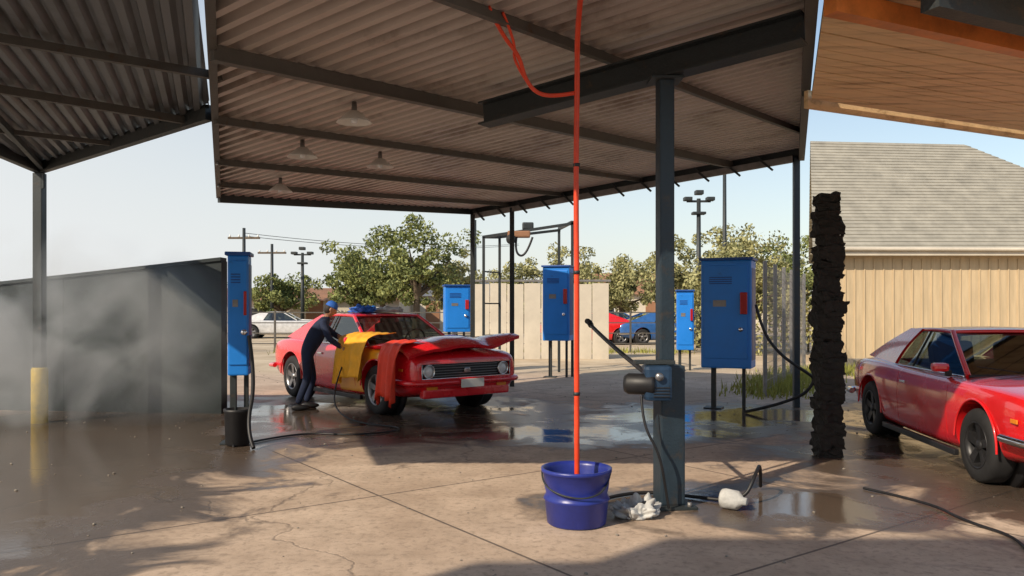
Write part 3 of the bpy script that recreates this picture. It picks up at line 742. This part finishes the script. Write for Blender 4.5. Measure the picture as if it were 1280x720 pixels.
def steam():
    m=bpy.data.materials.new('steam'); m.use_nodes=True; nt=m.node_tree; nt.nodes.remove(nt.nodes['Principled BSDF'])
    v=nd(nt,'ShaderNodeVolumeScatter'); v.inputs['Color'].default_value=(.90,.95,.98,1); v.inputs['Anisotropy'].default_value=-.1
    tcn=nd(nt,'ShaderNodeTexCoord'); n=nd(nt,'ShaderNodeTexNoise'); n.inputs['Scale'].default_value=1.0; n.inputs['Detail'].default_value=3; n.inputs['Distortion'].default_value=1.0
    nt.links.new(tcn.outputs['Object'],n.inputs['Vector'])
    ln=nd(nt,'ShaderNodeVectorMath',operation='LENGTH'); mp=nd(nt,'ShaderNodeMapping'); mp.inputs['Scale'].default_value=(1/2.8,1/1.1,1/1.5)
    nt.links.new(tcn.outputs['Object'],mp.inputs[0]); nt.links.new(mp.outputs[0],ln.inputs[0])
    f=nd(nt,'ShaderNodeMapRange'); f.inputs['From Min'].default_value=1; f.inputs['From Max'].default_value=.35; nt.links.new(ln.outputs['Value'],f.inputs[0])
    r=nd(nt,'ShaderNodeMapRange'); r.inputs['From Min'].default_value=.42; r.inputs['From Max'].default_value=.62; nt.links.new(n.outputs['Fac'],r.inputs[0])
    mu=nd(nt,'ShaderNodeMath',operation='MULTIPLY'); nt.links.new(f.outputs[0],mu.inputs[0]); nt.links.new(r.outputs[0],mu.inputs[1])
    m2=nd(nt,'ShaderNodeMath',operation='MULTIPLY'); m2.inputs[1].default_value=1.0; nt.links.new(mu.outputs[0],m2.inputs[0])
    nt.links.new(m2.outputs[0],v.inputs['Density']); nt.links.new(v.outputs[0],nt.nodes['Material Output'].inputs['Volume']); return m
bm=bmesh.new(); bmesh.ops.create_icosphere(bm,subdivisions=3,radius=1); bmesh.ops.scale(bm,vec=(2.8,1.1,1.5),verts=bm.verts)
me=bpy.data.meshes.new('steam_cloud'); bm.to_mesh(me); bm.free(); stc=bpy.data.objects.new('steam_cloud',me); COL.objects.link(stc); stc.location=(-5.9,10.2,1.15); me.materials.append(steam())

# ------------------------------------------------------------ rough dark pillar
sp_=empty('rough_stone_pillar',(3.2,8.1,0))
z=0;k=0
while z<2.6:
    h=random.uniform(.09,.15); w_=.23+random.uniform(-.03,.03)
    bm=bmesh.new(); bmesh.ops.create_cube(bm,size=1); bmesh.ops.subdivide_edges(bm,edges=bm.edges[:],cuts=4,use_grid_fill=True)
    for v in bm.verts:
        q=v.co.copy(); v.co=Vector((q.x*w_,q.y*w_,q.z*h)); n_=noise.noise_vector(q*3.1+Vector((k*7.3,0,0))); v.co+=n_*.035
    o=frm(bm,'stone_%d'%k,'rock',sp_); o.location=(random.uniform(-.02,.02),0,z+h/2); o.rotation_euler=(0,0,random.uniform(-.25,.25)); z+=h*.93; k+=1

# ------------------------------------------------------------ house at right
ho=empty('timber_clad_house')
x0,x1,y0,y1=7.7,17.4,20.0,26.0; ze=2.95; zr=6.3; ym=23.0
sk_=2.35
mk('walls',[(x0,y0,0),(x1,y0,0),(x1,y1,0),(x0+sk_,y1,0),(x0,y0,ze),(x1,y0,ze),(x1,y1,ze),(x0+sk_,y1,ze),(x0+sk_/2,ym,zr-.1)],
   [(0,1,5,4),(1,2,6,5),(2,3,7,6),(3,0,4,8,7)],'clad',parent=ho)
ov=.30
n=34
bm=bmesh.new()
rl=(x0+sk_/2-ov,ym,zr); rr=(13.0,ym,zr-.1)
def rows(Lb,Rb,Lt,Rt,n,th=.018):
    Lb,Rb,Lt,Rt=map(Vector,(Lb,Rb,Lt,Rt)); nrm=(Rb-Lb).cross(Lt-Lb).normalized()
    for i in range(n):
        a,b=i/n,(i+1)/n
        p=[Lb.lerp(Lt,a)+nrm*th,Rb.lerp(Rt,a)+nrm*th,Rb.lerp(Rt,b),Lb.lerp(Lt,b)]
        vv=[bm.verts.new(q) for q in p]; bm.faces.new(vv)
        p2=[bm.verts.new(Lb.lerp(Lt,a)-nrm*.0),bm.verts.new(Rb.lerp(Rt,a)-nrm*.0)]; bm.faces.new((p2[0],p2[1],vv[1],vv[0]))
rows((x0-ov,y0-ov,ze),(x1+ov,y0-ov,ze),rl,rr,n)
rows((x1+ov,y0-ov,ze),(x1+ov,y1+ov,ze),rr,rr,n)
rows((x1+ov,y1+ov,ze),(x0+sk_-ov,y1+ov,ze),rr,rl,n)
me=bpy.data.meshes.new('roof'); bm.to_mesh(me); bm.free(); o=bpy.data.objects.new('roof',me); COL.objects.link(o); me.materials.append(M['rooftile']); o.parent=ho
box('fascia',((x0+x1)/2,y0-ov-.02,ze-.06),(x1-x0+2*ov,.04,.2),'plaster',ho,.005)
box('soffit',((x0+x1)/2,y0-ov/2,ze-.10),(x1-x0+2*ov-.1,ov-.06,.02),'plaster',ho,0)
tube('gutter',[(x0-ov,y0-ov-.08,ze-.0),(x1+ov,y0-ov-.08,ze-.03)],.05,'plaster',ho,smooth_curve=False)
k=0; xx=x0+.15
while xx<x1:
    box('batten_%d'%k,(xx,y0-.012,ze/2-.1),(.03,.02,ze-.25),'clad',ho,.004); xx+=.24; k+=1
box('plinth',((x0+x1)/2,y0-.03,.12),(x1-x0+.1,.05,.24),'conc',ho,.01)
mk('wing_walls',[(15.3,18.6,0),(24,18.6,0),(24,26,0),(15.3,26,0),(15.3,18.6,2.9),(24,18.6,2.9),(24,26,2.9),(15.3,26,2.9)],[(0,1,5,4),(1,2,6,5),(2,3,7,6),(3,0,4,7)],'clad',parent=ho)
mk('wing_roof',[(14.95,18.2,2.9),(24.3,18.2,2.9),(24.3,22.3,5.6),(16.6,22.3,5.6),(14.95,26.3,2.9),(24.3,26.3,2.9)],[(0,1,2,3),(3,2,5,4),(0,3,4)],'rooftile',parent=ho)

# ------------------------------------------------------------ fences
cf=empty('wire_fence')
fa=Vector((4.3,13.6)); fb=Vector((6.9,18.9))
for k in range(6):
    q=fa.lerp(fb,k/5); box('post_%d'%k,(q.x,q.y,1.15),(.06,.06,2.3),'galv',cf,.008)
for k in range(48):
    q=fa.lerp(fb,k/48); beam('wire_%d'%k,(q.x,q.y,.08),(q.x,q.y,2.22),.006,.006,'galv',cf,up=Vector((0,1,0)))
for z_ in [0.1+.15*k for k in range(15)]: beam('wire_h',(fa.x,fa.y,z_),(fb.x,fb.y,z_),.006,.006,'galv',cf)
bf=empty('boundary_fence')
for k in range(34):
    x=-30+k*2.0; box('post_%d'%k,(x,27,.7),(.06,.06,1.4),'steel_brown',bf,0)
for z_ in (.3,.65,1.0,1.35): beam('rail',(-31,27,z_),(6.2,27,z_),.03,.035,'steel_brown',bf)

# ------------------------------------------------------------ background buildings
def shed(name,x,y,w_,d_,h,rh,m,rm,rz=0,win=True):
    e=empty(name,(x,y,0),rz)
    mk('walls',[(-w_/2,-d_/2,0),(w_/2,-d_/2,0),(w_/2,d_/2,0),(-w_/2,d_/2,0),(-w_/2,-d_/2,h),(w_/2,-d_/2,h),(w_/2,d_/2,h),(-w_/2,d_/2,h),(-w_/2,0,h+rh-.05),(w_/2,0,h+rh-.05)],
       [(0,1,5,4),(1,2,6,9,5),(2,3,7,6),(3,0,4,8,7)],m,parent=e)
    o=.4
    r_=mk('roof',[(-w_/2-o,-d_/2-o,h-.05),(w_/2+o,-d_/2-o,h-.05),(w_/2+o,0,h+rh),(-w_/2-o,0,h+rh),(-w_/2-o,d_/2+o,h-.05),(w_/2+o,d_/2+o,h-.05)],[(0,1,2,3),(3,2,5,4)],rm,parent=e)
    nw=max(2,int(w_/3))
    for k in range(nw):
        xx=-w_/2+(k+.5)*w_/nw
        if not win: continue
        if k%3==1: box('door',(xx,-d_/2-.03,1.0),(1.0,.06,2.0),'brown',e,.01)
        else:
            box('window_frame',(xx,-d_/2-.02,h*.55),(1.3,.05,.9),'white',e,.01); box('window',(xx,-d_/2-.05,h*.55),(1.15,.03,.75),'black',e,.005)
shed('warehouse',-17,52,20,9,2.0,.8,'plaster','brown',.05)
e=empty('panel_wall',(1.0,23.5,0))
for k in range(8): box('panel_%d'%k,(-1.9+k*.5,0,1.1),(.48,.08,2.2+.05*(k%2)),'plaster',e,.01)
box('cap_rail',(-.15,0,2.30),(4.1,.12,.06),'galv',e,.01)
shed('workshop_building',-2.5,62,16,9,2.4,1.2,'plaster','galv')
shed('row_house',13,66,14,9,2.6,1.8,'plaster','brown',-.1)

# ------------------------------------------------------------ trees
def leaves(bm,c,r,n,s,flat=.8):
    for _ in range(n):
        while True:
            q=Vector((random.uniform(-1,1),random.uniform(-1,1),random.uniform(-1,1)))
            if .25<q.length<1: break
        p=c+Vector((q.x*r,q.y*r,q.z*r*flat))
        a=Vector((random.gauss(0,1),random.gauss(0,1),random.gauss(0,1))).normalized(); b=a.cross(Vector((random.gauss(0,1),random.gauss(0,1),random.gauss(0,1)))).normalized()
        sz=s*random.uniform(.5,1.2)
        vs=[bm.verts.new(p+a*sz),bm.verts.new(p+b*sz*.5),bm.verts.new(p-a*sz),bm.verts.new(p-b*sz*.5)]
        bm.faces.new(vs)
def tree(x,y,h,cr,seed,m='leaf',dens=1.0,s=.11,trunk=.35):
    random.seed(seed); e=empty('broadleaf_tree',(x,y,0)); bm=bmesh.new(); tb=[]
    V=[(0,0,0),(random.uniform(-.1,.1),0,h*trunk)]; E=[(0,1)]; Rr=[h*.035,h*.024]
    nb=9
    for k in range(nb):
        a=2*math.pi*k/nb+random.uniform(-.4,.4); el=random.uniform(.2,1.3); L_=h*random.uniform(.22,.42)
        p0=Vector(V[1]); d=Vector((math.cos(a)*math.cos(el)*cr/(h*.36),math.sin(a)*math.cos(el)*cr/(h*.36),math.sin(el)))
        p1=p0+d*L_*.5+Vector((0,0,h*.04)); p2=p0+d*L_+Vector((0,0,h*.06))
        i=len(V); V+= [tuple(p1),tuple(p2)]; E+=[(1,i),(i,i+1)]; Rr+=[h*.012,h*.005]
        for pp,rr in ((p2,.27),(p1,.18)):
            for _ in range(3):
                c=pp+Vector((random.gauss(0,cr*.22),random.gauss(0,cr*.22),random.gauss(0,h*.08)))
                leaves(bm,c,cr*rr*random.uniform(.6,1.3),int(120*dens),s)
    for k in range(6):
        c=Vector((random.gauss(0,cr*.25),random.gauss(0,cr*.25),h*random.uniform(.72,.95))); leaves(bm,c,cr*.22,int(100*dens),s)
    for a,b in E:
        pa,pb=Vector(V[a]),Vector(V[b]); d=(pb-pa).normalized(); s1=d.orthogonal().normalized(); s2=d.cross(s1)
        tb.append((pa,pb,Rr[a],Rr[b],s1,s2))
    vs=[];fs=[]
    for pa,pb,ra,rb,s1,s2 in tb:
        i=len(vs)
        for p,r in ((pa,ra),(pb,rb)):
            for q in range(7): an=2*math.pi*q/7; vs.append(p+(s1*math.cos(an)+s2*math.sin(an))*r)
        for q in range(7): fs.append((i+q,i+(q+1)%7,i+7+(q+1)%7,i+7+q))
    mk('trunk_and_limbs',vs,fs,'bark',True,e)
    me=bpy.data.meshes.new('crown'); bm.to_mesh(me); bm.free(); o=bpy.data.objects.new('crown',me); COL.objects.link(o); me.materials.append(M[m]); o.parent=e
tree(-6.4,40,5.6,2.1,1,'leaf'); tree(-4.6,38,5.9,2.1,2,'leaf'); tree(-8.3,43,4.6,1.5,3,'leaf'); tree(-3.0,42,4.6,1.6,4,'leaf_hazed')
tree(-13.2,46,3.6,1.8,5,'leaf'); tree(.6,48,4.6,2,6,'leaf_hazed'); tree(3.6,46,5.0,2.2,7,'leaf_hazed')
tree(8.2,40,5.0,2.3,8,'leaf_hazed'); tree(10.6,38,5.3,2.4,9,'leaf_hazed'); tree(12.6,37,4.8,2.4,10,'leaf'); tree(6.0,44,4.4,2.2,11,'leaf_hazed')
tree(7.3,26,3.7,1.5,12,'leaf_hazed',s=.08); tree(8.6,30,4.4,1.8,21,'leaf_hazed',s=.09)
random.seed(5)
bm=bmesh.new()
for k in range(150):
    x=random.uniform(-75,75); y=random.uniform(75,95); r_=random.uniform(1.2,3)
    leaves(bm,Vector((x,y,random.uniform(.8,3.6))),r_,90,.4,.7)
me=bpy.data.meshes.new('tree_line'); bm.to_mesh(me); bm.free(); o=bpy.data.objects.new('tree_line',me); COL.objects.link(o); me.materials.append(M['leaf_hazed'])
bm=bmesh.new()
for k in range(55):
    x=5.2+k*.1; y=27+random.uniform(-1,1)-k*.06
    leaves(bm,Vector((x*1.1,y,random.uniform(.4,1.9))),.6,110,.08,.9)
me=bpy.data.meshes.new('hedge'); bm.to_mesh(me); bm.free(); o=bpy.data.objects.new('hedge',me); COL.objects.link(o); me.materials.append(M['leaf_hazed'])
bm=bmesh.new()
for k in range(9000):
    f=random.random()
    if f<.55: x=random.uniform(7.4,15); y=random.uniform(16.2,19.8)
    elif f<.8:
        q=fa.lerp(fb,random.random()); x=q.x+random.gauss(0,.35); y=q.y+random.gauss(0,.35)
    else: x=random.uniform(-8,6); y=27+random.gauss(0,.4)
    hh_=random.uniform(.06,.24); a=random.uniform(0,6.28); dx,dy=math.cos(a)*.015,math.sin(a)*.015; lx,ly=random.gauss(0,.05),random.gauss(0,.05)
    v=[bm.verts.new((x-dx,y-dy,0)),bm.verts.new((x+dx,y+dy,0)),bm.verts.new((x+lx,y+ly,hh_))]; bm.faces.new(v)
me=bpy.data.meshes.new('grass'); bm.to_mesh(me); bm.free(); o=bpy.data.objects.new('grass',me); COL.objects.link(o); me.materials.append(M['grass'])
bm=bmesh.new()
for k in range(600):
    x=random.uniform(-7,8); y=random.uniform(3.5,20); r_=random.choice((.003,.005,.007,.010))*random.uniform(.7,1.3)
    mt=Matrix.Translation((x,y,r_*.4))@Matrix.Rotation(random.uniform(0,6),4,'Z')@Matrix.Diagonal((r_*1.4,r_,r_*.7,1))
    bmesh.ops.create_icosphere(bm,subdivisions=1,radius=1,matrix=mt)
frm(bm,'gravel','conc')

# ------------------------------------------------------------ poles
def lamp(x,y,h,kind):
    e=empty('street_lamp' if kind else 'utility_pole',(x,y,0))
    lathe('pole',[(0,0),(.11,0),(.075,h),(0,h)],'steel_dark',n=14,parent=e)
    if kind==1:
        box('crossbar',(0,0,h-.1),(.9,.08,.08),'steel_dark',e,.01)
        for s in (-1,1): box('lamp_head',(s*.42,-.05,h-.02),(.3,.34,.14),'steel_dark',e,.03)
        box('lamp_head_top',(0,-.05,h+.22),(.3,.34,.16),'steel_dark',e,.03)
        box('lamp_ring',(0,0,h-.55),(.5,.35,.1),'steel_dark',e,.03)
    elif kind==0:
        box('crossarm',(0,0,h-.5),(1.6,.09,.1),'bark',e,.01)
        for s in (-.7,-.25,.25,.7): lathe('insulator',[(0,.12),(.03,.12),(.05,.03),(.03,0),(0,0)],'white',n=10,parent=e,loc=(s,0,h-.45))
lamp(7.0,30,5.6,1); lamp(9.3,35,7.8,2); lamp(-13.4,40,5.5,0); lamp(-13.5,45,5.1,0); lamp(-11.0,42,4.4,1); lamp(-2.3,50,7,2)
pl=empty('power_line')
for k in range(2):
    P1=Vector((-13.4,40,5.1+k*.15)); P2=Vector((0.5,60,6.2+k*.1))
    tube('wire_b%d'%k,[P1,P1.lerp(P2,.5)-Vector((0,0,.8)),P2],.014,'black',pl)

# ------------------------------------------------------------ unseen building added behind the viewer to cast the foreground shadow
gb=empty('added_shadow_block')
box('caster_wall',(-3.9,-3.4,3.6),(7.4,2.0,7.2),'plaster',gb,.02)
box('caster_step_a',(-5.6,-3.0,7.45),(2.6,1.2,.5),'plaster',gb,.02); box('caster_step_b',(-1.6,-3.0,7.4),(1.9,1.2,.4),'plaster',gb,.02); box('caster_tank',(-3.4,-3.0,7.6),(.7,.8,.8),'galv',gb,.05)  # stepped top added to make the cast shadow's edge jagged
box('door',(-2.0,-2.38,1.05),(1.0,.05,2.1),'brown',gb,.01)
for xx in (-6,-4.2,-.9):
    for zz in (1.6,4.6): box('window',(xx,-2.38,zz),(1.2,.05,1.1),'black',gb,.01)
print('objects',len(bpy.data.objects))
